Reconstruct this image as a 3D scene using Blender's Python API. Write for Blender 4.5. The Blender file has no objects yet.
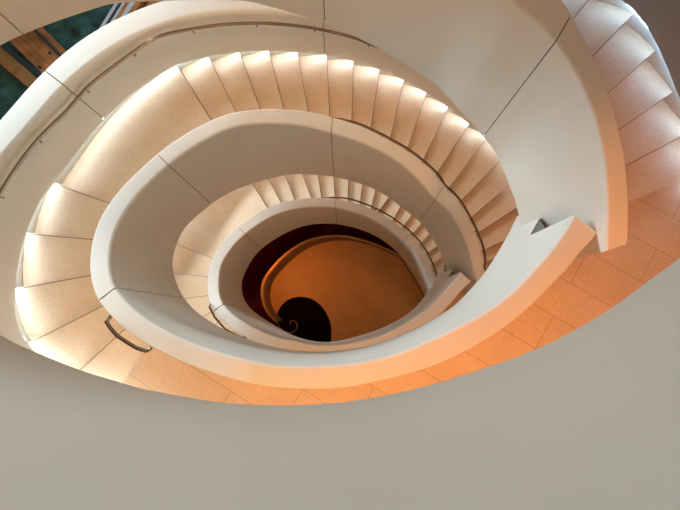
import bpy, math
import numpy as np
from mathutils import Matrix, Vector

# ------------------------------------------------------------------ outlines measured on the photograph (680 x 510)
B1a=[(680,255),(615,306),(544,346),(474,372),(444,381),(408,391),(372,398),(332,403.4),(272,405.4),(216,402),(176,395),(136,388),(123,383),(79,370),(24,347.4),(0,336.4)]
B1b=[(0,45),(26,33),(60,20),(100,7),(120,2.5),(232,0),(272,7.3),(319,21),(352,35),(382,50),(408,66),(438,86),(454,104),(483,136),(498,156),(508,182),(516,202),(521,226)]
B2=[(518,216),(504,242),(486,271),(468,292),(454,306),(428,322),(408,332),(382,342),(352,349),(322,351.6),(292,350),(272,346.5),(244,338),(224,329.6),(206,319),(189,305),(179,290),(173,272),(172,260),(177,243),(186,226),(210,205),(224,195.5),(238,188.5),(272,178),(292,174),(319,175),(333,176.5),(362,184),(382,193),(400,206),(420.5,222.5),(433,239),(442,256),(445,264)]
B3=[(437.6,279),(422,300),(408,314),(382,328),(352,338),(332,342),(312,341),(292,335),(279,328),(256,313.5),(245,302),(241.5,288),(242,280),(245,272),(256,254),(272,241),(292,230),(312,224.4),(336,224),(362,230),(384,241),(403,258),(408,267),(418,282),(425,296)]
C1i=[(533,0),(544,15),(556.5,39),(581,81),(596,120),(604,155),(606,176),(607,204),(606,251)]
C1o=[(563,0),(574,18),(592,54),(609,101),(618,128),(624,164),(627,203),(627,246)]
C2i=[(574,216),(564,232),(544,258),(494,306),(408,349),(352,363),(312,365.6),(272,364.3),(226,354),(190,342),(156,325),(136,311),(114.5,288),(110,270),(110,252),(116,228),(131,204),(136,197),(168,166),(196,146),(226,130),(248,125),(272,123.6),(302,126),(329,133),(362,143),(392,158),(408,170),(424,186),(436,202),(444,204),(458,226),(468,248),(473,268),(475,280)]
C2o=[(593,229),(572,262),(544,293),(530,306),(488,338),(448,360),(408,373.5),(362,384.6),(332,388.6),(302,389),(272,387),(246,383),(216,375),(186,366),(156,351),(136,340),(95,305),(89,284),(88,267),(92,236),(98,220),(108,204),(136,173),(157,154.4),(176,140),(210,120.4),(246,110.4),(272,109.6),(302,111.4),(329,116.4),(352,122.6),(382,137),(408,152),(428,168),(448,188),(459,203.5),(470,221),(478,240),(484,258),(486,270)]
C3i=[(460.6,272.4),(439,297.6),(429,308),(408,321.5),(382,335),(352,343),(332,345.6),(312,344.6),(292,340),(279,338),(256,328.5),(238,318),(225,307),(220,298),(219,284),(221,266),(232,248),(248,232),(272,216.5),(292,210),(312,207.4),(336,208),(362,215),(386,227),(408,244.5),(420,262),(427,280),(429,286)]
C3o=[(470,279),(455,299),(234,331),(216,316),(208,304),(206,284),(208,270),(216,254),(236,231),(256,216),(266,208),(292,198),(316,196),(342,198),(358,202),(385,216),(400,226.5),(413,238),(424,252),(436,276)]
W2=[(20,345),(15,322),(14,306),(15,288),(19,260),(26,233),(38,204),(53,182),(70,164),(86,140),(104,120),(122,102),(136,91),(176,65),(207,57.4),(237,52.4),(268,50.6),(297,52.4),(326,55),(353,61),(379,69.6),(404,80),(426,93),(441,102),(468,123),(485,141)]
K2o=[(0,110),(8,102),(40,69),(64,49),(100,28),(136,12),(156,5),(178,0)]
K2i=[(0,137),(12,121),(28,102),(56,75),(80,56),(108,40),(136,27),(176,15),(216,9),(246,7.6),(272,8.4)]
R2=[(0,194),(8,180),(20,162),(34,144),(48,129),(64,114),(75,101.5),(90,85),(112,68),(136,50.5),(158,36.6),(196,28.6),(226,24.4),(256,23.4),(272,23.6),(298,26),(318,29),(342,34.4),(358,39),(369.6,44.4)]
T2=[((123,383),(142,354)),((79,370),(115,337)),((28,343),(96,308.4)),((27,286.4),(88,275)),((38,234),(91,238.6)),((60,185),(108,202)),
((180,71),(210,119)),((211,63),(235,111.6)),((241.4,59),(259.6,109.6)),((270,58),(283,109.4)),((297,52.4),(307,111)),((326,55),(329,116)),((353,61),(351,122)),((379,69.6),(370,129)),((403.4,80),(389.6,138)),((426,93),(407,148)),((447,109),(423,159)),((468,125),(437,172)),((484,141),(450.4,185.6)),((497,163),(461,200)),((508,185),(471,217)),((517,207),(480,231)),((505,239.6),(484,249.6)),((512,250),(488,260.5))]
T1=[((586.5,0),(574,16)),((635,11),(593,54)),((655,50),(608,92)),((673,91),(618,129)),((680,136),(624,165.6)),((680,180),(627,202))]
T3l=[((177,244),(213,258)),((173,273),(206,276)),((184.4,298),(206,295.4)),((203,316),(209,313))]
T3t=[((253,185),(266,206)),((269,181),(279,200)),((285,176),(293,197)),((302,174.4),(310,196)),((317.6,175),(320.6,195)),((333,176.4),(334.4,195.6)),((348,180.4),(347.6,197)),((362,184.4),(360,200)),((375,191),(372,203))]


F = 460.0
H = 3.9                    # storey height
RISERS = 24
h = H / RISERS
DL = 5.5                   # depth of the upper floor landing below the camera
ZC = DL + 2 * H            # camera height above the ground floor disc
NADIR = (342.5, 322.0)

sc = bpy.context.scene
col = sc.collection

# ------------------------------------------------------------------ camera
cam_d = bpy.data.cameras.new('camera')
cam = bpy.data.objects.new('camera', cam_d)
col.objects.link(cam)
cam_d.sensor_width = 36.0
cam_d.lens = F / 680.0 * 36.0
cam_d.clip_start = 0.02
cam.location = (0, 0, ZC)
_t = math.atan((NADIR[1] - 255) / F)
_a = math.atan((NADIR[0] - 340) / F * math.cos(_t))
RM = Matrix.Rotation(_t, 3, 'X') @ Matrix.Rotation(_a, 3, 'Y')
cam.rotation_euler = RM.to_euler()
sc.camera = cam
RN = np.array(RM)

def ray(px, py):
    d = RN @ np.array([(px - 340) / F, -(py - 255) / F, -1.0])
    return d[:2] / -d[2]            # plan position at depth 1

def plan(p, D):
    return ray(*p) * D

PHI0 = 24.6

def smooth_px(pts, sig=9.0, step=2.0):
    P = np.array(pts, float)
    # Catmull-Rom resample
    Q = []
    n = len(P)
    for i in range(n - 1):
        p0 = P[max(i - 1, 0)]; p1 = P[i]; p2 = P[i + 1]; p3 = P[min(i + 2, n - 1)]
        L = np.hypot(*(p2 - p1)); m = max(1, int(L / step))
        for j in range(m):
            t = j / m
            Q.append(0.5 * ((2 * p1) + (-p0 + p2) * t + (2 * p0 - 5 * p1 + 4 * p2 - p3) * t * t + (-p0 + 3 * p1 - 3 * p2 + p3) * t ** 3))
    Q.append(P[-1])
    Q = np.array(Q)
    # uniform arc
    s = np.concatenate([[0], np.cumsum(np.hypot(*np.diff(Q, axis=0).T))])
    m = int(s[-1] / step) + 1
    u = np.linspace(0, s[-1], m)
    Q = np.stack([np.interp(u, s, Q[:, 0]), np.interp(u, s, Q[:, 1])], 1)
    k = int(3 * sig / step)
    w = np.exp(-0.5 * (np.arange(-k, k + 1) * step / sig) ** 2); w /= w.sum()
    k2 = min(k, m - 1)
    ext = np.concatenate([2 * Q[0] - Q[1:k2 + 1][::-1], Q, 2 * Q[-1] - Q[-k2 - 1:-1][::-1]])
    w = w[k - k2:len(w) - (k - k2)]; w /= w.sum()
    return np.stack([np.convolve(ext[:, 0], w, 'valid'), np.convolve(ext[:, 1], w, 'valid')], 1)

def psi_of(p, near):
    v = ray(*p)
    a = PHI0 - math.degrees(math.atan2(v[1], v[0]))
    return a + 360 * round((near - a) / 360)

class Curve:
    """tangent of the angle from the vertical, as a function of the angle around the vertical"""
    def __init__(self, segs, near, sig=9.0):
        ps, ts = [], []
        for seg in segs:
            for q in smooth_px(seg, sig):
                v = ray(*q)
                near = psi_of(q, near)
                if ps and near <= ps[-1] + 1e-4: continue
                ps.append(near); ts.append(math.hypot(*v))
        self.p = np.array(ps); self.c = 1 / np.array(ts)
        self.lo, self.hi = ps[0], ps[-1]
    def tan(self, psi):
        return 1 / np.interp(psi, self.p, self.c)

# ------------------------------------------------------------------ nosings, slope of the stair
def ext_line(T):
    return T
T2psi_in, T2psi_out = [], []
near_i = near_o = 180
for (o, i) in T2:
    near_i = psi_of(i, near_i); near_o = psi_of(o, near_o)
    T2psi_in.append(near_i); T2psi_out.append(near_o)

def slope_fn(ps):
    X = [ps[0] - 60] + list(ps) + [ps[-1] + (ps[-1] - ps[-2]), ps[-1] + 60]
    Y = [DL] + [DL + k * h for k in range(RISERS)] + [DL + H, DL + H]
    X = np.array(X); Y = np.array(Y)
    def f(p):
        return np.interp(p, X, Y)
    return f
S_in = slope_fn(T2psi_in)
S_out = slope_fn(T2psi_out)

def sm(f, w):
    def g(p):
        p = np.asarray(p, float)
        return sum(f(p + d * w) * k for d, k in ((-1, .12), (-.66, .16), (-.33, .22), (0, .0), (.33, .22), (.66, .16), (1, .12)))
    return g
def sstep(x, a, b):
    t = np.clip((np.asarray(x, float) - a) / (b - a), 0, 1); return t * t * (3 - 2 * t)
Cap = lambda p: sm(S_in, 14)(p) - 1.05
CapO = lambda p: sm(S_out, 14)(p) - 1.05
def Bot(p):
    off = 0.45 + 0.45 * sstep(p, -5, 25) - 0.2 * sstep(p, 235, 260) - 0.2 * sstep(p, 338, 352)
    return sm(S_in, 14)(p) + off

cB2 = Curve([B2], -6, 7)
cB3 = Curve([B3], 15, 5)
cC2i = Curve([C2i], 0, 8)
cC2o = Curve([C2o], 4, 8)
cC3i = Curve([C3i], 0, 5)
cC3o = Curve([C3o[:2]], 4, 3)
cC3oL = Curve([C3o[2:]], 190, 5)
cB1a = Curve([B1a], 13, 14)
cB1b = Curve([B1b], 243, 10)
cC1i = Curve([C1i], 325, 5)
cC1o = Curve([C1o], 335, 5)
cW2 = Curve([W2], 190, 4)
cR2 = Curve([R2], 230, 6)

P_ALL = np.arange(-8, 376, 1.0)
def rB(k, p):
    p = np.asarray(p, float)
    if k == 2: return Bot(p) * cB2.tan(p)
    if k == 3:
        D = np.minimum(Bot(p) + H, DL + 2 * H - 0.02)
        r3 = D * cB3.tan(p)
        r2 = rB(2, p)
        w = 1 - sstep(p, -1, 4)
        w2 = sstep(p, 362, 372)
        return r3 * (1 - w) + (r2 - 0.1) * w
    if k == 1:
        r2 = rB(2, p)
        ra = (Bot(p) - H) * cB1a.tan(p); rb = (Bot(p) - H) * cB1b.tan(p)
        qa = (Bot(cB1a.hi - 6) - H) * cB1a.tan(cB1a.hi - 6) / rB(2, cB1a.hi - 6)
        qb = (Bot(cB1b.lo + 6) - H) * cB1b.tan(cB1b.lo + 6) / rB(2, cB1b.lo + 6)
        ql = (Bot(cB1a.lo + 5) - H) * cB1a.tan(cB1a.lo + 5) / rB(2, cB1a.lo + 5)
        q = np.interp(p, [cB1a.lo + 5, cB1a.lo + 15, cB1a.hi - 6, cB1b.lo + 6], [ql, ql, qa, qb])
        rm = r2 * q
        wa = 1 - sstep(p, cB1a.hi + 0, cB1a.hi + 12); wb = sstep(p, cB1b.lo - 12, cB1b.lo - 0)
        wa = wa * sstep(p, cB1a.lo - 1, cB1a.lo + 5)
        return ra * wa + rb * wb + rm * (1 - wa - wb)
def rC(k, p):
    p = np.asarray(p, float)
    if k == 2:
        hi = cC2i.hi - 2
        r = Cap(p) * cC2i.tan(p)
        w = sstep(p, hi - 6, hi)
        return r * (1 - w) + w * rB(2, p)
    if k == 3:
        r = (Cap(p) + H) * cC3i.tan(p)
        hi = cC3i.hi - 2
        w = sstep(p, hi - 6, hi)
        return r * (1 - w) + w * rB(3, p)
    if k == 1:
        r = (Cap(p) - H) * cC1i.tan(p)
        w = sstep(p, cC1i.lo - 4, cC1i.lo + 10)
        return r * w + (1 - w) * rB(1, p)

def xy(psi, r):
    a = np.radians(PHI0 - np.asarray(psi, float))
    return np.stack([r * np.cos(a), r * np.sin(a)], -1)
def offset(P, d):
    t = np.gradient(P, axis=0); t /= np.hypot(t[:, 0], t[:, 1])[:, None]
    # clockwise travel seen from above: outward is to the left
    return P + np.stack([-t[:, 1], t[:, 0]], 1) * d

def thick_from(k):
    """thickness of the balustrade, from the measured outer edge of its coping"""
    P = xy(P_ALL, rC(k, P_ALL))
    if k == 2: c, add = cC2o, 0
    elif k == 1: c, add = cC1o, -H
    else: return None
    lo, hi = c.lo, c.hi
    q = np.arange(lo, hi, 0.5)
    Q = xy(q, (Cap(q) + add) * c.tan(q))
    T = []
    for i, p in enumerate(P_ALL):
        if p < lo - 6 or p > hi - 3: T.append(np.nan); continue
        d = np.hypot(*(Q - P[i]).T); T.append(d.min())
    return np.array(T)

# ------------------------------------------------------------------ materials
def mat(name, rgb, rough=0.6, metal=0.0, noise=0.0, nscale=6.0, bump=0.0, bscale=60.0, spec=0.5):
    m = bpy.data.materials.new(name); m.use_nodes = True
    nt = m.node_tree; b = nt.nodes['Principled BSDF']
    b.inputs['Roughness'].default_value = rough; b.inputs['Metallic'].default_value = metal
    b.inputs['Specular IOR Level'].default_value = spec
    tc = nt.nodes.new('ShaderNodeTexCoord')
    n = nt.nodes.new('ShaderNodeTexNoise'); n.inputs['Scale'].default_value = nscale; n.inputs['Detail'].default_value = 6
    nt.links.new(tc.outputs['Object'], n.inputs['Vector'])
    r = nt.nodes.new('ShaderNodeValToRGB')
    e = r.color_ramp.elements
    e[0].position = 0.3; e[1].position = 0.7
    e[0].color = tuple(max(0, c * (1 - noise)) for c in rgb) + (1,)
    e[1].color = tuple(min(1, c * (1 + noise)) for c in rgb) + (1,)
    nt.links.new(n.outputs['Fac'], r.inputs['Fac'])
    nt.links.new(r.outputs['Color'], b.inputs['Base Color'])
    if bump:
        n2 = nt.nodes.new('ShaderNodeTexNoise'); n2.inputs['Scale'].default_value = bscale
        nt.links.new(tc.outputs['Object'], n2.inputs['Vector'])
        bp = nt.nodes.new('ShaderNodeBump'); bp.inputs['Strength'].default_value = bump; bp.inputs['Distance'].default_value = 0.01
        nt.links.new(n2.outputs['Fac'], bp.inputs['Height']); nt.links.new(bp.outputs['Normal'], b.inputs['Normal'])
    return m

def floor_mat(name, rgb, rgb2, joints, angle=0.0, row=0.45, width=0.9, rough=0.5, jw=0.006, mort=0.66):
    m = bpy.data.materials.new(name); m.use_nodes = True
    nt = m.node_tree; b = nt.nodes['Principled BSDF']; b.inputs['Roughness'].default_value = rough
    N = nt.nodes.new; L = nt.links.new
    tc = N('ShaderNodeTexCoord')
    n = N('ShaderNodeTexNoise'); n.inputs['Scale'].default_value = 2.2; n.inputs['Detail'].default_value = 8; n.inputs['Roughness'].default_value = 0.65
    L(tc.outputs['Object'], n.inputs['Vector'])
    r = N('ShaderNodeValToRGB'); e = r.color_ramp.elements
    e[0].position = 0.3; e[1].position = 0.72; e[0].color = rgb + (1,); e[1].color = rgb2 + (1,)
    L(n.outputs['Fac'], r.inputs['Fac'])
    g = N('ShaderNodeTexVoronoi'); g.inputs['Scale'].default_value = 55
    L(tc.outputs['Object'], g.inputs['Vector'])
    gr = N('ShaderNodeMapRange'); gr.inputs['From Max'].default_value = 0.7; gr.inputs['To Min'].default_value = 0.86; gr.inputs['To Max'].default_value = 1.04
    L(g.outputs['Distance'], gr.inputs['Value'])
    mx = N('ShaderNodeMix'); mx.data_type = 'RGBA'; mx.blend_type = 'MULTIPLY'; mx.inputs[0].default_value = 1.0
    L(r.outputs['Color'], mx.inputs[6]); L(gr.outputs['Result'], mx.inputs[7])
    out = mx.outputs[2]
    if joints:
        mp = N('ShaderNodeMapping'); mp.inputs['Rotation'].default_value = (0, 0, angle)
        L(tc.outputs['Object'], mp.inputs['Vector'])
        br = N('ShaderNodeTexBrick'); br.inputs['Scale'].default_value = 1.0
        br.inputs['Brick Width'].default_value = width; br.inputs['Row Height'].default_value = row
        br.inputs['Mortar Size'].default_value = jw; br.inputs['Mortar Smooth'].default_value = 0.2
        br.inputs['Color1'].default_value = (1, 1, 1, 1); br.inputs['Color2'].default_value = (0.96, 0.95, 0.94, 1); br.inputs['Mortar'].default_value = (mort, mort * 0.92, mort * 0.85, 1)
        L(mp.outputs['Vector'], br.inputs['Vector'])
        m2 = N('ShaderNodeMix'); m2.data_type = 'RGBA'; m2.blend_type = 'MULTIPLY'; m2.inputs[0].default_value = 1.0
        L(out, m2.inputs[6]); L(br.outputs['Color'], m2.inputs[7]); out = m2.outputs[2]
    L(out, b.inputs['Base Color'])
    bp = N('ShaderNodeBump'); bp.inputs['Strength'].default_value = 0.07; bp.inputs['Distance'].default_value = 0.01
    L(g.outputs['Distance'], bp.inputs['Height']); L(bp.outputs['Normal'], b.inputs['Normal'])
    return m

def emit_mat(name, rgb, s):
    m = bpy.data.materials.new(name); m.use_nodes = True
    b = m.node_tree.nodes['Principled BSDF']
    b.inputs['Base Color'].default_value = (0.8, 0.8, 0.8, 1)
    b.inputs['Emission Color'].default_value = rgb + (1,); b.inputs['Emission Strength'].default_value = s
    return m

M_PLASTER = mat('white_plaster', (0.69, 0.635, 0.54), 0.5, noise=0.03, nscale=1.5, spec=0.3)
M_WALL_SHADE = mat('shaded_plaster', (0.34, 0.33, 0.33), 0.6, noise=0.03, nscale=1.5, spec=0.3)  # plaster tone darkened in place of the shade on this wall
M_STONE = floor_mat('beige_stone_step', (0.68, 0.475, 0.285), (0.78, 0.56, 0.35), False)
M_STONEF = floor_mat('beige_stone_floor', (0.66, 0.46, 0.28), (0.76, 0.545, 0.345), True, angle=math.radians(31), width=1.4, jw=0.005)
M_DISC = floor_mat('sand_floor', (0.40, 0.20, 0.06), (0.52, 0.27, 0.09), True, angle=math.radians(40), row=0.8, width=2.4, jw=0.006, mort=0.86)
M_GROOVE = mat('groove_core', (0.12, 0.10, 0.08), 0.9)
M_KERB_SHADE = mat('shaded_kerb', (0.16, 0.085, 0.04), 0.8, noise=0.1)  # browned to carry the shade on the kerb's inner face
M_JOINT_SHADE = mat('joint_shadow', (0.26, 0.17, 0.11), 0.9)  # dark tone for the shadow lines drawn at the nosings
M_NOTCH_SHADE = mat('notch_shade', (0.16, 0.15, 0.12), 0.8)  # dark tone stands in for shade inside the open notch
M_METAL = mat('brushed_bronze_metal', (0.27, 0.185, 0.125), 0.25, metal=1.0, noise=0.05)
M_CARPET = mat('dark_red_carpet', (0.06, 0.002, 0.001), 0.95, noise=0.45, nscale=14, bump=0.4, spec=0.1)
M_BLACK = mat('black_void', (0.006, 0.002, 0.002), 1.0, spec=0.0)
M_GOLD = mat('brass', (0.85, 0.5, 0.2), 0.35, metal=1.0)
M_LED = emit_mat('led_white', (0.50, 0.72, 1.0), 17.0)
M_LEDB = emit_mat('led_blue_white', (0.34, 0.60, 1.0), 16.0)
M_DARKM = mat('dark_blue_steel', (0.03, 0.06, 0.09), 0.4, metal=0.3)

# ------------------------------------------------------------------ mesh helpers
def link(name, verts, faces, m, parent=None, smooth_deg=35):
    me = bpy.data.meshes.new(name)
    me.from_pydata([tuple(map(float, v)) for v in verts], [], faces)
    me.validate(); me.update()
    me.materials.append(m)
    import bmesh
    bm = bmesh.new(); bm.from_mesh(me)
    bmesh.ops.recalc_face_normals(bm, faces=bm.faces)
    bm.to_mesh(me); bm.free()
    if smooth_deg:
        for p in me.polygons: p.use_smooth = True
        me.set_sharp_from_angle(angle=math.radians(smooth_deg))
    o = bpy.data.objects.new(name, me); col.objects.link(o)
    if parent is not None:
        o.parent = parent
        o.matrix_parent_inverse = Matrix.Translation(-Vector(parent.location))
    return o

def loft(sections, closed_section=True, caps=True):
    """sections: list of lists of 3-D points (same count)"""
    n = len(sections[0]); V = [p for s in sections for p in s]; Fc = []
    for i in range(len(sections) - 1):
        for j in range(n if closed_section else n - 1):
            a = i * n + j; b = i * n + (j + 1) % n
            Fc.append((a, b, b + n, a + n))
    if caps and closed_section:
        Fc.append(tuple(range(n))[::-1]); Fc.append(tuple(range((len(sections) - 1) * n, len(sections) * n)))
    return V, Fc

def thing(name, label, cat, loc, group=None):
    o = bpy.data.objects.new(name, None); col.objects.link(o); o.location = loc
    o.empty_display_size = 0.2
    o['label'] = label; o['category'] = cat
    if group: o['group'] = group
    return o
def tag(o, label, cat, group=None):
    o['label'] = label; o['category'] = cat
    if group: o['group'] = group
def structure(o): o['kind'] = 'structure'; return o

def P3(p2, D): return (float(p2[0]), float(p2[1]), ZC - float(D))

def tube(path, rad, n=8):
    P = [Vector(p) for p in path]; secs = []
    for i, p in enumerate(P):
        t = (P[min(i + 1, len(P) - 1)] - P[max(i - 1, 0)]).normalized()
        up = Vector((0, 0, 1)) if abs(t.z) < 0.9 else Vector((1, 0, 0))
        a = t.cross(up).normalized(); b = t.cross(a)
        secs.append([p + (a * math.cos(q * 2 * math.pi / n) + b * math.sin(q * 2 * math.pi / n)) * rad for q in range(n)])
    return loft(secs)

# ------------------------------------------------------------------ balustrade geometry
TH = 0.22
_t2 = thick_from(2); _t1 = thick_from(1)
def _fill(T, default=0.22):
    m = ~np.isnan(T)
    x = np.interp(P_ALL, P_ALL[m], T[m]) if m.any() else np.full(len(P_ALL), default)
    k = np.ones(15) / 15; e = np.concatenate([np.full(7, x[0]), x, np.full(7, x[-1])])
    return np.convolve(e, k, 'valid')
T_TURN = {2: _fill(_t2), 1: _fill(_t1)}
T_TURN[3] = T_TURN[2] * 0 + 0.22
print('thickness2', np.round(T_TURN[2][::20], 3)); print('thickness1', np.round(T_TURN[1][-60::6], 3))

FACE = {}
for k in (1, 2, 3):
    q = np.arange(-8, 376, 0.5)
    top = xy(q, rC(k, q)); bot = xy(q, rB(k, q))
    th = np.interp(q, P_ALL, T_TURN[k])
    out = offset(top, th[:, None])
    tg = np.gradient(top, axis=0); tg /= np.hypot(tg[:, 0], tg[:, 1])[:, None]
    if k > 1: out = out + tg * (0.17 * (1 - sstep(q, 2, 16)))[:, None]
    FACE[k] = dict(q=q, top=top, bot=bot, out=out, cap=Cap(q) + (k - 2) * H, botD=(np.minimum(Bot(q) + (k - 2) * H, DL + 2 * H - 0.02)))

def at(k, name, p):
    f = FACE[k]; a = f[name]
    if a.ndim == 1: return float(np.interp(p, f['q'], a))
    return np.array([np.interp(p, f['q'], a[:, 0]), np.interp(p, f['q'], a[:, 1])])

def rib_section(k, p, inset=0.0, drop=0.0):
    ti = at(k, 'top', p); to = at(k, 'out', p); bi = at(k, 'bot', p); D = at(k, 'cap', p); B = at(k, 'botD', p)
    n = (to - ti); th = np.hypot(*n); n = n / th
    R = 0.035
    pts = [P3(bi + n * inset, B - inset)]
    # inner face leans from bi (bottom) to ti (top)
    for s in (0.33, 0.66):
        pts.append(P3(bi + (ti - bi) * s + n * inset, B + (D + R - B) * s))
    if inset == 0:
        for a in (0, 22.5, 45, 67.5, 90):
            c, s_ = math.cos(math.radians(a)), math.sin(math.radians(a))
            pts.append(P3(ti + n * (R - R * c), D + R - R * s_))
        r2 = 0.008
        pts.append(P3(to - n * r2, D)); pts.append(P3(to, D + r2))
    else:
        pts.append(P3(ti + n * (inset), D + R + inset)); pts.append(P3(ti + n * (inset + R), D + inset)); pts.append(P3(to - n * inset, D + inset))
    pts.append(P3(bi + (to - ti) - n * inset, B - inset))
    return pts

SEAMS = [24.6 - 171.5 + 360, 24.6 - 138.3 + 360, 24.6 - 93.4 + 360, 24.6 - 52.5 + 360]
def build_ribbon(k, p0, p1, label, seams=SEAMS):
    mid = at(k, 'top', (p0 + p1) / 2)
    root = thing('inner_balustrade', label, 'balustrade', P3(at(k, 'top', p0), at(k, 'cap', p0) + 1.05), 'curving white balustrades round the stairwell')
    cuts = [p0] + [s for s in seams if p0 + 3 < s < p1 - 3] + [p1]
    for i in range(len(cuts) - 1):
        a, b = cuts[i], cuts[i + 1]
        r = np.hypot(*at(k, 'top', a)); r2 = np.hypot(*at(k, 'top', b))
        g = 0.0045
        if i > 0: a += math.degrees(g / r)
        if i < len(cuts) - 2: b -= math.degrees(g / r2)
        n = max(3, int((b - a) / 1.5))
        V, Fc = loft([rib_section(k, p) for p in np.linspace(a, b, n)])
        link('panel', V, Fc, M_PLASTER, root)
    n = int((p1 - p0) / 3)
    V, Fc = loft([rib_section(k, p, inset=0.02) for p in np.linspace(p0 + 0.6, p1 - 0.6, n)])
    link('joint_core', V, Fc, M_GROOVE, root)
    return root

END1 = psi_of((606, 251), 369) 
r1 = build_ribbon(1, -2, END1, 'uppermost curved white balustrade, its big pale face sweeping along the bottom and top right')
r2 = build_ribbon(2, 0.0, 372, 'middle loop of curved white balustrade with wide coping, rounded start on the orange landing')
r3 = build_ribbon(3, 1.8, 372, 'smallest and lowest loop of curved white balustrade around the dark red gap')

# slab-edge fascia that joins the end of one loop to the start of the next, with the small triangular notch
NOTCH = {2: ((522, 226), (539, 219), (530, 235), (545, 228)), 3: ((443, 272.5), (452.4, 269.4), (447.3, 278.2), (455.9, 274.4))}
for k in (2, 3):
    z = (k - 2) * H
    root = (r2, r3)[k - 2]
    s0 = (0.0, 1.8)[k - 2]
    lr = float(np.hypot(*at(k, 'top', s0)) - np.hypot(*at(k, 'bot', s0)))
    hgt = at(k, 'botD', s0) - at(k, 'cap', s0)
    def depth_on_face(px, back=0.0):
        p = psi_of(px, 0); t = math.hypot(*ray(*px))
        B = at(k, 'botD', p); rb = float(np.hypot(*at(k, 'bot', p))) + back
        return p, (rb + lr * B / hgt) / (t + lr / hgt)
    E0, A, Bp, Cp = NOTCH[k]
    secs = []
    for px, flat in ((E0, 0), (A, 0), (Bp, 0)):
        p, D = depth_on_face(px)
        p = min(p, s0 - 0.03)
        B = at(k, 'botD', p); bi = at(k, 'bot', p); n = bi / np.hypot(*bi)
        ti = plan(px, D)
        secs.append([P3(bi, B), P3(ti, D), P3(ti + n * 0.03, D), P3(bi + n * 0.2, B)])
    bi = at(k, 'bot', s0 + 0.15); n = bi / np.hypot(*bi); ti = ti + (bi - at(k, 'bot', s0 - 0.1))
    secs.append([P3(bi, at(k, 'botD', s0 + 0.1)), P3(ti, D), P3(ti + n * 0.03, D), P3(bi + n * 0.2, at(k, 'botD', s0 + 0.1))])
    p0, D0 = depth_on_face(E0)
    bi = at(k, 'bot', p0 - 3); n = bi / np.hypot(*bi); B = at(k, 'botD', p0 - 3)
    secs.insert(0, [P3(bi, B), P3(bi, B - 0.02), P3(bi + n * 0.03, B - 0.02), P3(bi + n * 0.2, B)])
    V, Fc = loft(secs)
    link('slab_edge', V, Fc, M_PLASTER, root)
    tri = [A, Bp, Cp]
    V = []
    for bk in (0.035, 0.07):
        for px in tri:
            p, D = depth_on_face(px, bk)
            V.append(P3(plan(px, D), D))
    o = link('notch_shade_plate', V, [(0, 1, 2), (5, 4, 3), (0, 3, 4, 1), (1, 4, 5, 2), (2, 5, 3, 0)], M_NOTCH_SHADE, root, None)
    o['label'] = 'small dark triangular plate for the shade in the notch'

# ------------------------------------------------------------------ outer wall plan
cW1px = [(632, 0), (644, 20), (664, 58), (678, 100)]
def outer_plan():
    q = np.arange(-60, 480, 1.0)
    known_p, known_r = [], []
    for p in np.arange(cW2.lo + 1, cW2.hi, 2):
        known_p.append(p); known_r.append(float((S_out(p) - 0.10) * cW2.tan(p)))
    near = 336
    for px in cW1px:
        near = psi_of(px, near); D = float(S_out(near)) - 0.10 - H
        known_p.append(near); known_r.append(float(D * math.hypot(*ray(*px))))
    print('outer r', [(round(a), round(b, 2)) for a, b in zip(known_p[::8], known_r[::8])], known_r[-4:])
    # the unseen rest keeps the stair's width
    rest = []
    for p in list(np.arange(360, 360 + cW2.lo - 14, 6)):
        base = at(2, 'out', p - 360)
        w = float(np.interp(p, [368, 392, 420, 530], [1.9, 1.9, 1.9, 1.45]))
        rr = max(np.hypot(*base) + w, float(np.interp(p, [360, 374, 388, 410, 420], [4.62, 4.6, 4.35, 3.7, 1])))
        rest.append((p, rr))
    kp = np.array(known_p + [a for a, b in rest]); kr = np.array(known_r + [b for a, b in rest])
    i = np.argsort(kp); kp, kr = kp[i], kr[i]
    kp = np.concatenate([kp - 360, kp, kp + 360]); kr = np.concatenate([kr, kr, kr])
    i = np.argsort(kp); kp, kr = kp[i], kr[i]
    r = np.interp(q, kp, kr)
    w = np.exp(-0.5 * (np.arange(-9, 10) / 3.0) ** 2); w /= w.sum()
    rr = np.convolve(np.interp(np.arange(-69, 489, 1.0), kp, kr), w, 'valid')
    return q, rr[:len(q)]
WQ, WR = outer_plan()
WXY = xy(WQ, WR)
WOFF = {}
def wall_pt(p, d=0.0):
    while p < -55: p += 360
    while p > 470: p -= 360
    if d not in WOFF: WOFF[d] = offset(WXY, d)
    a = WOFF[d]
    return np.array([np.interp(p, WQ, a[:, 0]), np.interp(p, WQ, a[:, 1])])
def Dout(p, k):  # slope depth at the wall, continuous over turns
    kk = k
    while p > T2psi_out[-1] + 40: p -= 360; kk += 1
    while p < T2psi_out[0] - 60: p += 360; kk -= 1
    return float(S_out(p)) + (kk - 2) * H
def Din(p, k):
    return float(S_in(p)) + (k - 2) * H

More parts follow.
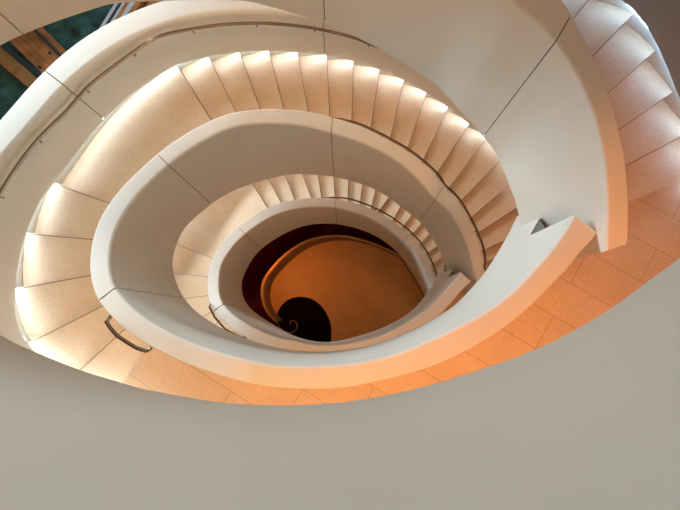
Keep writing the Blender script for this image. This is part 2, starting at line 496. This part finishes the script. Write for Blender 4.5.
# ------------------------------------------------------------------ steps and landings
NOS = {2: [], 3: [], 1: []}
def plan_line(pair, D):
    return plan(pair[0], D), plan(pair[1], D)       # outer, inner
for k in range(RISERS):
    NOS[2].append(plan_line(T2[k], DL + k * h))
T3map = {5: T3l[0], 4: T3l[1], 3: T3l[2], 2: T3l[3]}
for j, pr in enumerate(T3t + [((388.5, 197.5), (380.5, 208)), ((400, 206.5), (394, 217.5)), ((411, 215.5), (404, 225)), ((420.5, 224.5), (413, 233)), ((428.5, 235), (422, 242)), ((436, 247), (428, 252)), ((441.6, 257), (433.5, 263))]):
    T3map[6 + j] = pr
for k in range(RISERS):
    NOS[3].append(plan_line(T3map[k], DL + H + k * h) if k in T3map else NOS[2][k])
T1map = {18 + j: pr for j, pr in enumerate(T1)}
for k in range(RISERS):
    NOS[1].append(plan_line(T1map[k], DL - H + k * h) if k in T1map else NOS[2][k])

def hit(A, B, C, near, lo=0, hi=10**9):
    """intersect the infinite line A-B with the polyline C (array), nearest to `near`; returns point, index"""
    d = B - A; best = None
    nrm = np.array([-d[1], d[0]])
    s = (C - A) @ nrm
    for i in np.nonzero(s[:-1] * s[1:] <= 0)[0]:
        if i < lo or i > hi: continue
        t = s[i] / (s[i] - s[i + 1] + 1e-12); P = C[i] + (C[i + 1] - C[i]) * t
        q = np.hypot(*(P - near))
        if best is None or q < best[0]: best = (q, P, i + t)
    return best[1], best[2]

def inner_curve(k):
    # outer side of the balustrade at its foot (where treads end), slightly inside it
    f = FACE[k]
    n = f['out'] - f['top']
    n = n / np.hypot(n[:, 0], n[:, 1])[:, None]
    return f['out'] - n * 0.03
INC = {k: inner_curve(k) for k in (1, 2, 3)}
WALL = offset(WXY, 0.08)

def nose_pts(k, i):
    o, n_ = NOS[k][i]
    a, b = T2psi_in[i], T2psi_out[i]
    Pi, ii = hit(o, n_, INC[k], n_, (a - 30 + 8) * 2, (a + 30 + 8) * 2)
    Po, io = hit(o, n_, WALL, o, b - 30 + 60, b + 30 + 60)
    return Pi, ii, Po, io
def seg(C, a, b, m=8):
    t = np.linspace(a, b, m)
    idx = np.arange(len(C))
    return np.stack([np.interp(t, idx, C[:, 0]), np.interp(t, idx, C[:, 1])], 1)

def slab(poly, Dtop, thick, m, name, parent):
    n = len(poly)
    V = [P3(p, Dtop) for p in poly] + [P3(p, Dtop + thick) for p in poly]
    Fc = [tuple(range(n)), tuple(range(n, 2 * n))[::-1]] + [(i, (i + 1) % n, n + (i + 1) % n, n + i) for i in range(n)]
    return link(name, V, Fc, m, parent, smooth_deg=None)

def step(k, i, parent):
    """tread between nosing i (above it) and nosing i+1 (its own front)"""
    D = DL + (k - 2) * H + (i + 1) * h
    Pi, ii, Po, io = nose_pts(k, i); Qi, ji, Qo, jo = nose_pts(k, i + 1)
    if io > jo: io, jo = jo, io
    inner = seg(INC[k], ii, ji, 6); outer = seg(WALL, io, jo, 6)
    outer[0] = Po; outer[-1] = Qo; inner[0] = Pi; inner[-1] = Qi
    # thin tread slab with a small nosing overhang
    d = (Qo - Qi); d = d / np.hypot(*d); nrm = np.array([-d[1], d[0]])
    if (Qi + nrm - Pi) @ nrm < (Qi - Pi) @ nrm: nrm = -nrm
    fwd = (Qi + Qo - Pi - Po); nrm = nrm if nrm @ fwd > 0 else -nrm
    ov = 0.007
    poly = list(inner) + [inner[-1] + nrm * ov, outer[-1] + nrm * ov] + list(outer[::-1])
    n = len(poly)
    V = [P3(p, D) for p in poly] + [P3(p, D + 0.035) for p in poly]
    Fc = [tuple(range(n)), tuple(range(n, 2 * n))[::-1]] + [(a, (a + 1) % n, n + (a + 1) % n, n + a) for a in range(n)]
    poly2 = list(inner) + list(outer[::-1]); b = len(V); n2 = len(poly2)
    V += [P3(p, D + 0.036) for p in poly2] + [P3(p, D + h + 0.06) for p in poly2]
    Fc += [tuple(b + a for a in range(n2)), tuple(b + n2 + a for a in range(n2))[::-1]] + [(b + a, b + (a + 1) % n2, b + n2 + (a + 1) % n2, b + n2 + a) for a in range(n2)]
    # joint strip darkened to carry the shadow line below the riser above
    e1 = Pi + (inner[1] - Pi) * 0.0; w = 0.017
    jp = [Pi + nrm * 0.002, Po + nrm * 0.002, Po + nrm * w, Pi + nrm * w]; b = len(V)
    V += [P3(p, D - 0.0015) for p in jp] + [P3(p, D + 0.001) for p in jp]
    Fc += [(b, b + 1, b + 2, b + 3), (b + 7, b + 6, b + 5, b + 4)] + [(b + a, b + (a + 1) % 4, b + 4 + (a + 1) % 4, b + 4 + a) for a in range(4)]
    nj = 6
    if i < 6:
        # these steps are seen from their high side: fine dark strip drawn as the nosing's shadow line
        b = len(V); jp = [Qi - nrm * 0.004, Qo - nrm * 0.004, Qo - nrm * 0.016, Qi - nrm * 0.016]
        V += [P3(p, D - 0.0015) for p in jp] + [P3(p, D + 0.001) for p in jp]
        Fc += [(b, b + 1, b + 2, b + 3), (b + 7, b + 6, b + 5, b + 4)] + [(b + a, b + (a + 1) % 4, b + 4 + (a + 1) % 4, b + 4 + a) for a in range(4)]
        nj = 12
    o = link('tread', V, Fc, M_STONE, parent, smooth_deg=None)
    o.data.materials.append(M_JOINT_SHADE)
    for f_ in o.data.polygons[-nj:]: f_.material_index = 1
    return o

def flight(k, a, b, label):
    Pi, ii, Po, io = nose_pts(k, a)
    root = thing('stair_flight', label, 'stairs', P3((Pi + Po) / 2, DL + (k - 2) * H + a * h), 'curved flights of stone steps')
    for i in range(a, b): step(k, i, root)
    # plastered underside
    secs = []
    for t in np.linspace(0, 1, 14):
        Ai, ai, Ao, ao = nose_pts(k, a); Bi, bi_, Bo, bo = nose_pts(k, b)
        q1 = seg(INC[k], ai, bi_, 14)[int(round(t * 13))]; q2 = seg(WALL, ao, bo, 14)[int(round(t * 13))]
        D = DL + (k - 2) * H + (a + (b - a) * t) * h + h + 0.1
        secs.append([P3(q1, D + 0.09), P3(q2, D + 0.09), P3(q2, D + 0.22), P3(q1, D + 0.22)])
    V, Fc = loft(secs)
    link('soffit', V, Fc, M_PLASTER, root)
    return root

# landings
def landing_poly(k):
    """floor landing at the start of turn k: from the last nosing of the turn above to nosing 0"""
    i0 = 22
    kk = k - 1 if k > 1 else 1
    Pi, ii, Po, io = nose_pts(kk, 23); Qi, ji, Qo, jo = nose_pts(k, 0)
    f = FACE[k]
    # inner boundary: along the slab edge of this turn
    c = f['bot'] + (f['out'] - f['top']) * 0.35
    q = f['q']
    iq = np.searchsorted(q, -3.0)
    inner = [Pi, Pi + (c[iq] - Pi) * 0.5] + [c[j] for j in range(iq, int(ji), 8)] + [Qi]
    jo_ = jo
    p_start = WQ[0] + io; p_end = WQ[0] + jo
    while p_start > p_end: p_start -= 360
    outer = [Qo] + [wall_pt(p, 0.08) for p in np.arange(p_end - 3, p_start + 2, -4)] + [Po]
    return inner + outer

def landing(k, label):
    poly = landing_poly(k)
    root = thing('stair_landing', label, 'landing', P3(poly[0], DL + (k - 2) * H), 'stone landings of the staircase')
    slab(poly, DL + (k - 2) * H, 0.06, M_STONEF, 'floor_paving', root)
    n = len(poly)
    slab(poly, DL + (k - 2) * H + 0.061, 0.34, M_PLASTER, 'soffit', root)
    return root

def mid_landing(k, label):
    D = DL + (k - 2) * H + 6 * h
    Pi, ii, Po, io = nose_pts(k, 5); Qi, ji, Qo, jo = nose_pts(k, 6)
    poly = list(seg(INC[k], ii, ji, 24)) + list(seg(WALL, io, jo, 24)[::-1])
    root = thing('stair_landing', label, 'landing', P3(Pi, D), 'stone landings of the staircase')
    slab(poly, D, 0.06, M_STONE, 'floor_paving', root)
    slab(poly, D + 0.061, 0.34, M_PLASTER, 'soffit', root)
    return root

flight(1, 17, 23, 'bluish uppermost stone steps descending at the far right edge')
landing(2, 'big orange-lit paved landing curving along the right and bottom, under the wide coping')
flight(2, 0, 5, 'short flight of wide beige wedge steps at the left side, below long curved landing')
mid_landing(2, 'long plain tan landing at upper left between two flights, under the wall handrail')
flight(2, 6, 23, 'long curved flight of beige steps across the top with glowing white outer ends')
landing(3, 'small orange landing behind the middle balustrade, at the foot of the long flight')
flight(3, 0, 5, 'short flight of small tan wedge steps inside the middle balustrade at left')
mid_landing(3, 'small tan curved landing inside the middle balustrade, upper left')
flight(3, 6, 23, 'lower flight of narrow steps curving inside the middle balustrade at top and right')

# ------------------------------------------------------------------ outer wall, stringer skirt and light strip
def band(k, p0, p1, d_in, d_out, Da, Db, name, m, parent, stepdeg=2.0):
    secs = []
    for p in np.arange(p0, p1 + 0.01, (p1 - p0) / max(2, int((p1 - p0) / stepdeg))):
        D = Dout(p, k); a = wall_pt(p, d_in); b = wall_pt(p, d_out)
        secs.append([P3(a, D + Da), P3(b, D + Da), P3(b, D + Db), P3(a, D + Db)])
    V, Fc = loft(secs)
    return link(name, V, Fc, m, parent)

def outer_section(p, k, inset=0.0):
    D = float(CapO(p)) + (k - 2) * H; S = Dout(p, k) - 0.10
    a = wall_pt(p, 0.0); b = wall_pt(p, 0.34)
    n = (b - a) / 0.34; R = 0.06
    lean = 0.0
    pts = [P3(a + n * inset, S - inset)]
    pts.append(P3(a + n * inset, (S + D) / 2))
    if inset == 0:
        for t in (0, 22.5, 45, 67.5, 90):
            pts.append(P3(a + n * (R - R * math.cos(math.radians(t))), D + R - R * math.sin(math.radians(t))))
    else:
        pts.append(P3(a + n * inset, D + R)); pts.append(P3(a + n * (inset + R), D + inset))
    pts.append(P3(b - n * inset, D + inset)); pts.append(P3(b - n * inset, S - inset))
    return pts

def outer_wall(k, p0, p1, label, seams):
    root = thing('outer_balustrade', label, 'balustrade', P3(wall_pt(p0), Dout(p0, k)), None)
    cuts = [p0] + [s for s in seams if p0 < s < p1] + [p1]
    for i in range(len(cuts) - 1):
        a, b = cuts[i], cuts[i + 1]; g = math.degrees(0.006 / 4.6)
        if i > 0: a += g
        if i < len(cuts) - 2: b -= g
        V, Fc = loft([outer_section(p, k) for p in np.linspace(a, b, max(3, int((b - a) / 2)))])
        link('panel', V, Fc, M_PLASTER, root)
    V, Fc = loft([outer_section(p, k, 0.02) for p in np.linspace(p0 + 0.5, p1 - 0.5, max(3, int((p1 - p0) / 3)))])
    link('joint_core', V, Fc, M_GROOVE, root)
    band(k, p0, p1, 0.085, 0.30, -0.03, 0.42, 'stringer', M_PLASTER, root)
    band(k, p0, p1, 0.12, 0.30, -0.10, -0.031, 'recess_back', M_PLASTER, root)
    ls = band(k, p0, p1, 0.060, 0.070, -0.097, -0.052, 'light_strip', M_LED, root, 6.0)
    ls['label'] = 'cool white light strip under the wall edge'
    return root
SEAM_O = [psi_of((105, 120), 250), psi_of((325, 54), 290)]
outer_wall(2, 150, 352, 'outer curved wall with bright white coping and bronze handrail at upper left', SEAM_O)
outer_wall(3, 150, 352, 'outer wall of the lower turn, mostly hidden behind the middle balustrade', SEAM_O)

def full_wall(k, p0, p1, up, down, m, name, led=True):
    secs = []
    for p in np.linspace(p0, p1, int((p1 - p0) / 3)):
        D = Dout(p, k); a = wall_pt(p, 0.0); b = wall_pt(p, 0.3)
        secs.append([P3(a, D - 0.10), P3(b, D - 0.10), P3(b, D - up), P3(a, D - up)])
    V, Fc = loft(secs)
    return link(name, V, Fc, m, None)
w = structure(full_wall(1, 300, 372, 3.2, 0, M_WALL_SHADE, 'wall_right'))
band(1, 300, 372, 0.085, 0.30, -0.03, 0.42, 'stringer', M_PLASTER, w)
band(1, 300, 366, 0.060, 0.070, -0.097, -0.052, 'light_strip', M_LEDB, w, 6.0)
# full-height shell on the closed sides of the shaft (south and east)
secs = []
for p in np.linspace(-8, 168, 44):
    a = wall_pt(p, 0.08); b = wall_pt(p, 0.3)
    secs.append([P3(a, ZC + 1.0), P3(b, ZC + 1.0), P3(b, 1.0), P3(a, 1.0)])
V, Fc = loft(secs)
structure(link('wall_front', V, Fc, M_PLASTER, None))

# ------------------------------------------------------------------ soffit of the uppermost turn (carries the downlights)
secs = []
for p in np.linspace(10, 330, 70):
    ti = at(1, 'bot', p); to = ti + (at(1, 'out', p) - at(1, 'top', p)) * 0.8; b = wall_pt(p, 0.02)
    D = Dout(p, 1) if False else Din(p, 1)
    Do = Dout(p, 1)
    secs.append([P3(to, D + 0.36), P3(b, Do + 0.36), P3(b, Do + 0.5), P3(to, D + 0.5)])
V, Fc = loft(secs)
structure(link('ceiling', V, Fc, M_PLASTER, None))

# unseen underside of the flight above, added to shade the uppermost steps
secs = []
for p in np.linspace(285, 372, 24):
    to = at(1, 'out', p); b = wall_pt(p, 0.02)
    D = Din(p, 0) + 0.36; Do = Dout(p, 0) + 0.36
    secs.append([P3(to, D), P3(b, Do), P3(b, Do + 0.14), P3(to, D + 0.14)])
V, Fc = loft(secs)
structure(link('ceiling', V, Fc, M_PLASTER, None))

# ------------------------------------------------------------------ handrails
def rail_path(path, root, name='rail', rad=0.021):
    V, Fc = tube(path, rad); o = link(name, V, Fc, M_METAL, root); return o
# wall handrail, upper left
ps = np.arange(cR2.lo, 352, 1.5)
hr = thing('outer_handrail', 'bronze handrail fixed along the inside of the upper left outer wall', 'handrail', P3(wall_pt(cR2.lo, -0.08), Dout(cR2.lo, 2) - 0.8))
def outer_rail_D(p):
    q = min(max(p, cR2.lo), cR2.hi)
    if q != p: return Dout(p, 2) - Dout(q, 2) + outer_rail_D(q)
    return (float(np.hypot(*wall_pt(p))) - 0.10) / float(cR2.tan(p))
path = [P3(xy(p, outer_rail_D(p) * float(cR2.tan(p))), outer_rail_D(p)) for p in np.arange(cR2.lo, cR2.hi, 1.0)]
path = [P3(wall_pt(p, -0.085), outer_rail_D(p)) for p in np.arange(200, cR2.lo - 3, 2)] + path + [P3(wall_pt(p, -0.085), outer_rail_D(p)) for p in np.arange(cR2.hi + 4, 350, 2)]
print('rail clearance', [round(float(np.hypot(*(wall_pt(p))) - outer_rail_D(p) * float(cR2.tan(p))), 3) for p in np.arange(cR2.lo, cR2.hi, 6)])
rail_path(path, hr, rad=0.024)
for px in ((2, 198), (41, 142), (89, 93), (135, 55), (194, 32), (257, 26.6), (315, 31), (369, 45.6)):
    p = psi_of(px, 260)
    D = outer_rail_D(p)
    V, Fc = tube([P3(wall_pt(p, 0.004), D + 0.10), P3(wall_pt(p, -0.07), D + 0.10), P3(wall_pt(p, -0.095), D + 0.08), P3(wall_pt(p, -0.10), D + 0.015)], 0.013)
    link('bracket', V, Fc, M_METAL, hr)

def inner_rail(k, label):
    def pt(p, off):
        f = FACE[k]; o = at(k, 'out', p); t = at(k, 'top', p); n = (o - t) / np.hypot(*(o - t)); return o + n * off
    z = (k - 2) * H
    px = {2: [(151, 348.5), (146, 351), (137, 348.3), (127, 342.3), (117.5, 336), (111, 329), (106.5, 322)],
          3: [(246, 338), (240, 337), (233, 333.5), (225, 329), (215, 317.5), (209.5, 307)]}[k]
    D0 = DL + z - 0.90
    path = [P3(plan(q, D0 + 0.12 * i / len(px)), D0 + 0.12 * i / len(px)) for i, q in enumerate(px)]
    root = thing('inner_handrail', label, 'handrail', path[2], 'handrails behind the curved balustrades')
    u = lambda p: float(1 - sstep(p, 275, 300))
    last = psi_of(px[-1], 205) + 3.0
    pj = next(p for p in np.arange(195, 250, 0.5) if (PHI0 - math.degrees(math.atan2(pt(p, 0.06)[1], pt(p, 0.06)[0]))) % 360 > last)
    for p in np.arange(pj, 366, 1.5): path.append(P3(pt(p, 0.115 - 0.055 * u(p)), float(S_in(p)) + z - 0.85 + 0.22 * u(p)))
    p0 = pj
    rail_path(path, root)
    for p in np.arange(p0 + 6, 360, 22):
        D = float(S_in(p)) + z - 0.85 + 0.22 * u(p)
        V, Fc = tube([P3(pt(p, -0.01), D + 0.08), P3(pt(p, 0.07), D + 0.08), P3(pt(p, 0.115 - 0.055 * u(p)), D + 0.015)], 0.012)
        link('bracket', V, Fc, M_METAL, root)
inner_rail(2, 'metal handrail with looped end, behind the middle balustrade coping at lower left')
inner_rail(3, 'thin metal handrail behind the coping of the lowest balustrade')

# ------------------------------------------------------------------ ground level
DF = DL + 2 * H
disc_out = [(425, 296), (418, 282), (408, 266), (403, 258), (384, 248), (362, 240), (342, 236), (322, 237), (302, 243), (282, 257), (272, 268), (264, 279), (261.5, 290.6), (263, 303), (268, 313.5), (276, 321.5)]
D_sm = smooth_px(disc_out, 4, 3)
nau = [(276.5, 322), (277, 313.5), (282, 304.7), (289, 299), (300, 296.6), (312, 299), (321, 305.5), (328, 316), (331.4, 328), (331, 342)]
N_sm = smooth_px(nau, 2.5, 2)
poly = [plan(p, DF) for p in D_sm] + [plan(p, DF) for p in N_sm] + [plan(p, DF) for p in ((334, 362), (400, 352), (440, 330), (437, 310))]
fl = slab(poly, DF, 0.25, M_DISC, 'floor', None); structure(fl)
# upstand round the disc
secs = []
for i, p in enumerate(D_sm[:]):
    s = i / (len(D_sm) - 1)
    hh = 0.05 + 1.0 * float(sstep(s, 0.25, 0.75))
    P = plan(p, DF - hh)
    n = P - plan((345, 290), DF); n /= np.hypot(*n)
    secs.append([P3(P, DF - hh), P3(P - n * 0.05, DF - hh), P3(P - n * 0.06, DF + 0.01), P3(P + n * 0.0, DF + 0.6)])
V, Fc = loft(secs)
k_ = link('floor_kerb', V, Fc, M_KERB_SHADE, None)
V, Fc = tube([sc_[0] for sc_ in secs], 0.03, 6)
link('top_edge', V, Fc, M_DISC, k_)
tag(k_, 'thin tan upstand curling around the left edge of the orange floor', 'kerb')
# low carpeted level under the stair
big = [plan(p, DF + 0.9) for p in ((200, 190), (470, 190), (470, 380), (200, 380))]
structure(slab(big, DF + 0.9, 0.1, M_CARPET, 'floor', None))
# black sheet standing in for the unlit void of the spiral well
pl = [plan(p, DF + 0.02) for p in N_sm] + [plan(p, DF + 0.02) for p in ((331, 360), (286, 350), (276.5, 334))]
void_sheet = slab(pl, DF + 0.02, 0.2, M_BLACK, 'dark_void', None)
tag(void_sheet, 'black nautilus-shaped sheet for the dark opening in the floor at the bottom of the stairwell', 'opening')
gold = [(277.5, 313), (275.9, 318), (276.7, 322), (280.6, 328.5), (286, 332), (292, 332.6), (296, 329.5), (297.4, 325), (295.6, 321.5), (292.3, 320.4), (289.8, 322.3), (290.3, 325)]
V, Fc = tube([P3(plan(p, DF - 0.01), DF - 0.01) for p in smooth_px(gold, 1.2, 1.0)], 0.008, 6)
g = link('spiral_trim', V, Fc, M_GOLD, None)
tag(g, 'thin golden spiral line curling in the black opening', 'trim')

# ------------------------------------------------------------------ outside the upper left wall
DX = DL + 1.5 * H
def strip(px_a, px_b, wpx, D, thick, m, name, label, cat, group=None):
    a = np.array(px_a, float); b = np.array(px_b, float)
    d = (b - a) / np.hypot(*(b - a)); n = np.array([-d[1], d[0]]) * wpx / 2
    a = a - d * 45; b = b + d * 45
    pts = [plan(tuple(q), D) for q in (a + n, b + n, b - n, a - n)]
    o = slab(pts, D, thick, m, name, None); tag(o, label, cat, group); return o
M_WOOD = mat('reddish_wood', (0.42, 0.17, 0.06), 0.45, noise=0.35, nscale=3)
M_WOOD2 = mat('golden_wood', (0.36, 0.20, 0.07), 0.4, noise=0.2, nscale=3)
M_TEAL = mat('teal_water', (0.03, 0.12, 0.12), 0.25, noise=0.8, nscale=2.5, bump=0.3, bscale=6)
M_WHITE = mat('pale_painted_metal', (0.55, 0.55, 0.58), 0.4)
water = [plan(p, DX + 0.6) for p in ((-160, -160), (330, -160), (330, 120), (120, 330), (-160, 330))]
wt = slab(water, DX + 0.6, 0.1, M_TEAL, 'water_pool', None); tag(wt, 'dark teal water surface glimpsed beyond the upper left coping', 'water')
BD = 'wooden boards outside'
for i, off in enumerate((-11.2, -5.6, 0, 5.6, 11.2, 16.8)):
    d = np.array([27, -34.]) / 43.4
    a = np.array([24, 36.]) + d * off; b = np.array([50, 62.]) + d * off
    lab = ['board nearest the golden beam', 'second board from the golden beam', 'third board from the golden beam', 'fourth board from the golden beam', 'fifth board from the golden beam', 'board nearest the teal water'][i]
    strip(a, b, 5.3, DX, 0.06, M_WOOD, 'deck_board', 'reddish wooden deck board outside, ' + lab, 'board', BD)
for px, lab in (((40, 55.5), 'darker stud nearer the golden beam'), ((49.5, 52.5), 'stud nearer the teal water')):
    pass
strip((4, 46), (36, 72), 5, DX - 0.08, 0.12, M_DARKM, 'steel_beam', 'dark blue steel beam beside the golden wooden beam, outside at far upper left', 'beam')
strip((36, 31.5), (59, 54.5), 2.6, DX - 0.08, 0.12, M_DARKM, 'steel_beam', 'thin dark blue steel beam crossing the reddish boards near the teal water', 'beam')
strip((-2, 50), (30, 78), 9, DX - 0.03, 0.1, M_WOOD2, 'wooden_beam', 'golden brown wooden beam at the far upper left edge', 'beam')
strip((-2, 59), (24, 81), 4.5, DX - 0.02, 0.1, M_WOOD, 'wooden_beam', 'red-brown beam between the golden beam and the lower teal water', 'beam')
mull = [((116, 4), (103, 25), 3.2, M_WHITE, 'pale grey mullion nearest the dark foliage'), ((120, 4), (107, 24), 2.2, M_DARKM, 'black mullion beside the pale grey one'),
        ((123.5, 3), (111, 23), 2.4, M_WHITE, 'thin pale mullion between black and brown ones'), ((127, 3), (115, 22), 2.8, M_WOOD, 'narrow brown mullion between two pale ones'),
        ((132.5, 2), (121, 21), 5, M_WHITE, 'widest pale mullion beyond the top coping'), ((139, 1), (127, 19), 5, M_WOOD, 'wide brown mullion right of the widest pale one')]
for a, b, w_, m_, lab in mull:
    strip(a, b, w_, DX - 0.1, 0.15, m_, 'window_mullion', lab, 'mullion', 'mullions beyond the coping')
for px, py, lab in ((39.5, 67.0, 'small dark bolt on the boards close to the coping'), (49.5, 52.8, 'small dark bolt on the boards farther from the coping')):
    c = plan((px, py), DX - 0.03); V = []
    secs = [[P3(c + np.array([math.cos(t), math.sin(t)]) * r, DX - z) for t in np.linspace(0, 2 * math.pi, 10, endpoint=False)] for r, z in ((0.03, 0.0), (0.03, 0.05), (0.018, 0.07))]
    V, Fc = loft(secs); o = link('bolt', V, Fc, M_DARKM); tag(o, lab, 'bolt', 'bolts on the boards')
wp = [plan(p, DX + 0.1) for p in ((133, 30), (150, -40), (330, -60), (330, 30))]
o = slab(wp, DX + 0.1, 0.08, M_WOOD, 'wooden_terrace', None); tag(o, 'shaded brown wooden terrace beyond the coping at the top', 'terrace')

# ------------------------------------------------------------------ light
WARM = (1.0, 0.50, 0.20)
def spot(p, r_frac, k, energy, color=WARM, size=0.12, ang=112, drop=0.0):
    a = at(k, 'out', p); b = wall_pt(p, 0.0)
    c = a + (b - a) * r_frac
    D = (Din(p, k - 1) * (1 - r_frac) + Dout(p, k - 1) * r_frac) + 0.56 + drop
    ld = bpy.data.lights.new('downlight', 'SPOT'); ld.energy = energy; ld.color = color; ld.shadow_soft_size = size
    ld.spot_size = math.radians(ang); ld.spot_blend = 0.8
    o = bpy.data.objects.new('downlight', ld); col.objects.link(o); o.location = P3(c, D)
    return o
AMBER = (1.0, 0.31, 0.045); MIDW = (1.0, 0.57, 0.20)
def mixc(a, b, t): return tuple(x + (y - x) * t for x, y in zip(a, b))
for p, e, t in ((14, 78, 0), (35, 80, 0), (65, 74, 0), (95, 72, 0.2), (125, 62, 0.6), (155, 60, 0.95), (185, 58, 1), (212, 55, 1), (240, 58, 0.9), (265, 58, 0.8), (288, 46, 0.7), (310, 32, 0.6), (332, 20, 0.4), (350, 8, 0)):
    spot(p, 0.5, 2, e, mixc(AMBER, MIDW, t))
spot(338, 0.1, 1, 16, AMBER)  # added warm lamp to brighten the dark coping at top right
for p, e, t in ((352, 40, 0), (15, 45, 0), (60, 45, 0), (110, 40, .2), (150, 32, .5), (190, 26, .8), (225, 26, .8), (260, 24, .7), (295, 18, .6), (330, 20, .2)):
    spot(p, 0.5, 3, e, mixc(AMBER, MIDW, t))
for px, e in (((284, 276), 75), ((345, 262), 10), ((390, 300), 10), ((330, 320), 10)):
    c = plan(px, DF)
    ld = bpy.data.lights.new('floor_lamp', 'SPOT'); ld.energy = e; ld.color = (1.0, 0.32, 0.05); ld.shadow_soft_size = 0.15
    ld.spot_size = math.radians(120); ld.spot_blend = 0.9
    o = bpy.data.objects.new('downlight', ld); col.objects.link(o)
    v = np.array(c); o.location = P3(v * 0.97, DF - 2.0)

# daylight: through the glazed upper left side, plus added warm ambient for unseen interior
w = bpy.data.worlds.new('warm_ambient'); sc.world = w; w.use_nodes = True
nt = w.node_tree; bg = nt.nodes['Background']
bg.inputs['Color'].default_value = (1.0, 0.70, 0.38, 1); bg.inputs['Strength'].default_value = 0.20

def window_and_fill(x, y, D, sx, sy, e, tgt, color=(0.66, 0.84, 1.0)):
    ld = bpy.data.lights.new('window_and_fill', 'AREA'); ld.shape = 'RECTANGLE'; ld.size = sx; ld.size_y = sy; ld.energy = e; ld.color = color
    o = bpy.data.objects.new('window_and_fill', ld); col.objects.link(o); o.location = (x, y, ZC - D)
    o.rotation_euler = (Vector((tgt[0], tgt[1], ZC - tgt[2])) - Vector(o.location)).to_track_quat('-Z', 'Y').to_euler()
window_and_fill(-3.0, 9.5, -0.6, 7, 3.0, 560, (1.5, 0, 1.6))
window_and_fill(-7.8, 5.4, 3.75, 9, 0.9, 1250, (-1, 1.0, 5.2))
window_and_fill(1.0, -2.6, -1.6, 3, 1.2, 170, (0.5, 2.5, 3.5), (1.0, 0.56, 0.22))  # added warm fill near the camera, not a window
window_and_fill(-6.0, 7.5, 5.5, 4, 4, 60, (-6.0, 7.6, 12))  # added lamp over the outside deck, brightening it like open daylight
window_and_fill(-6.5, 4.0, 7.6, 7, 1.0, 30, (0, 1.5, 9.2))

sc.view_settings.view_transform = 'Standard'
sc.view_settings.look = 'None'
sc.view_settings.gamma = 1.0
sc.view_settings.use_curve_mapping = False
sc.view_settings.exposure = 0.08
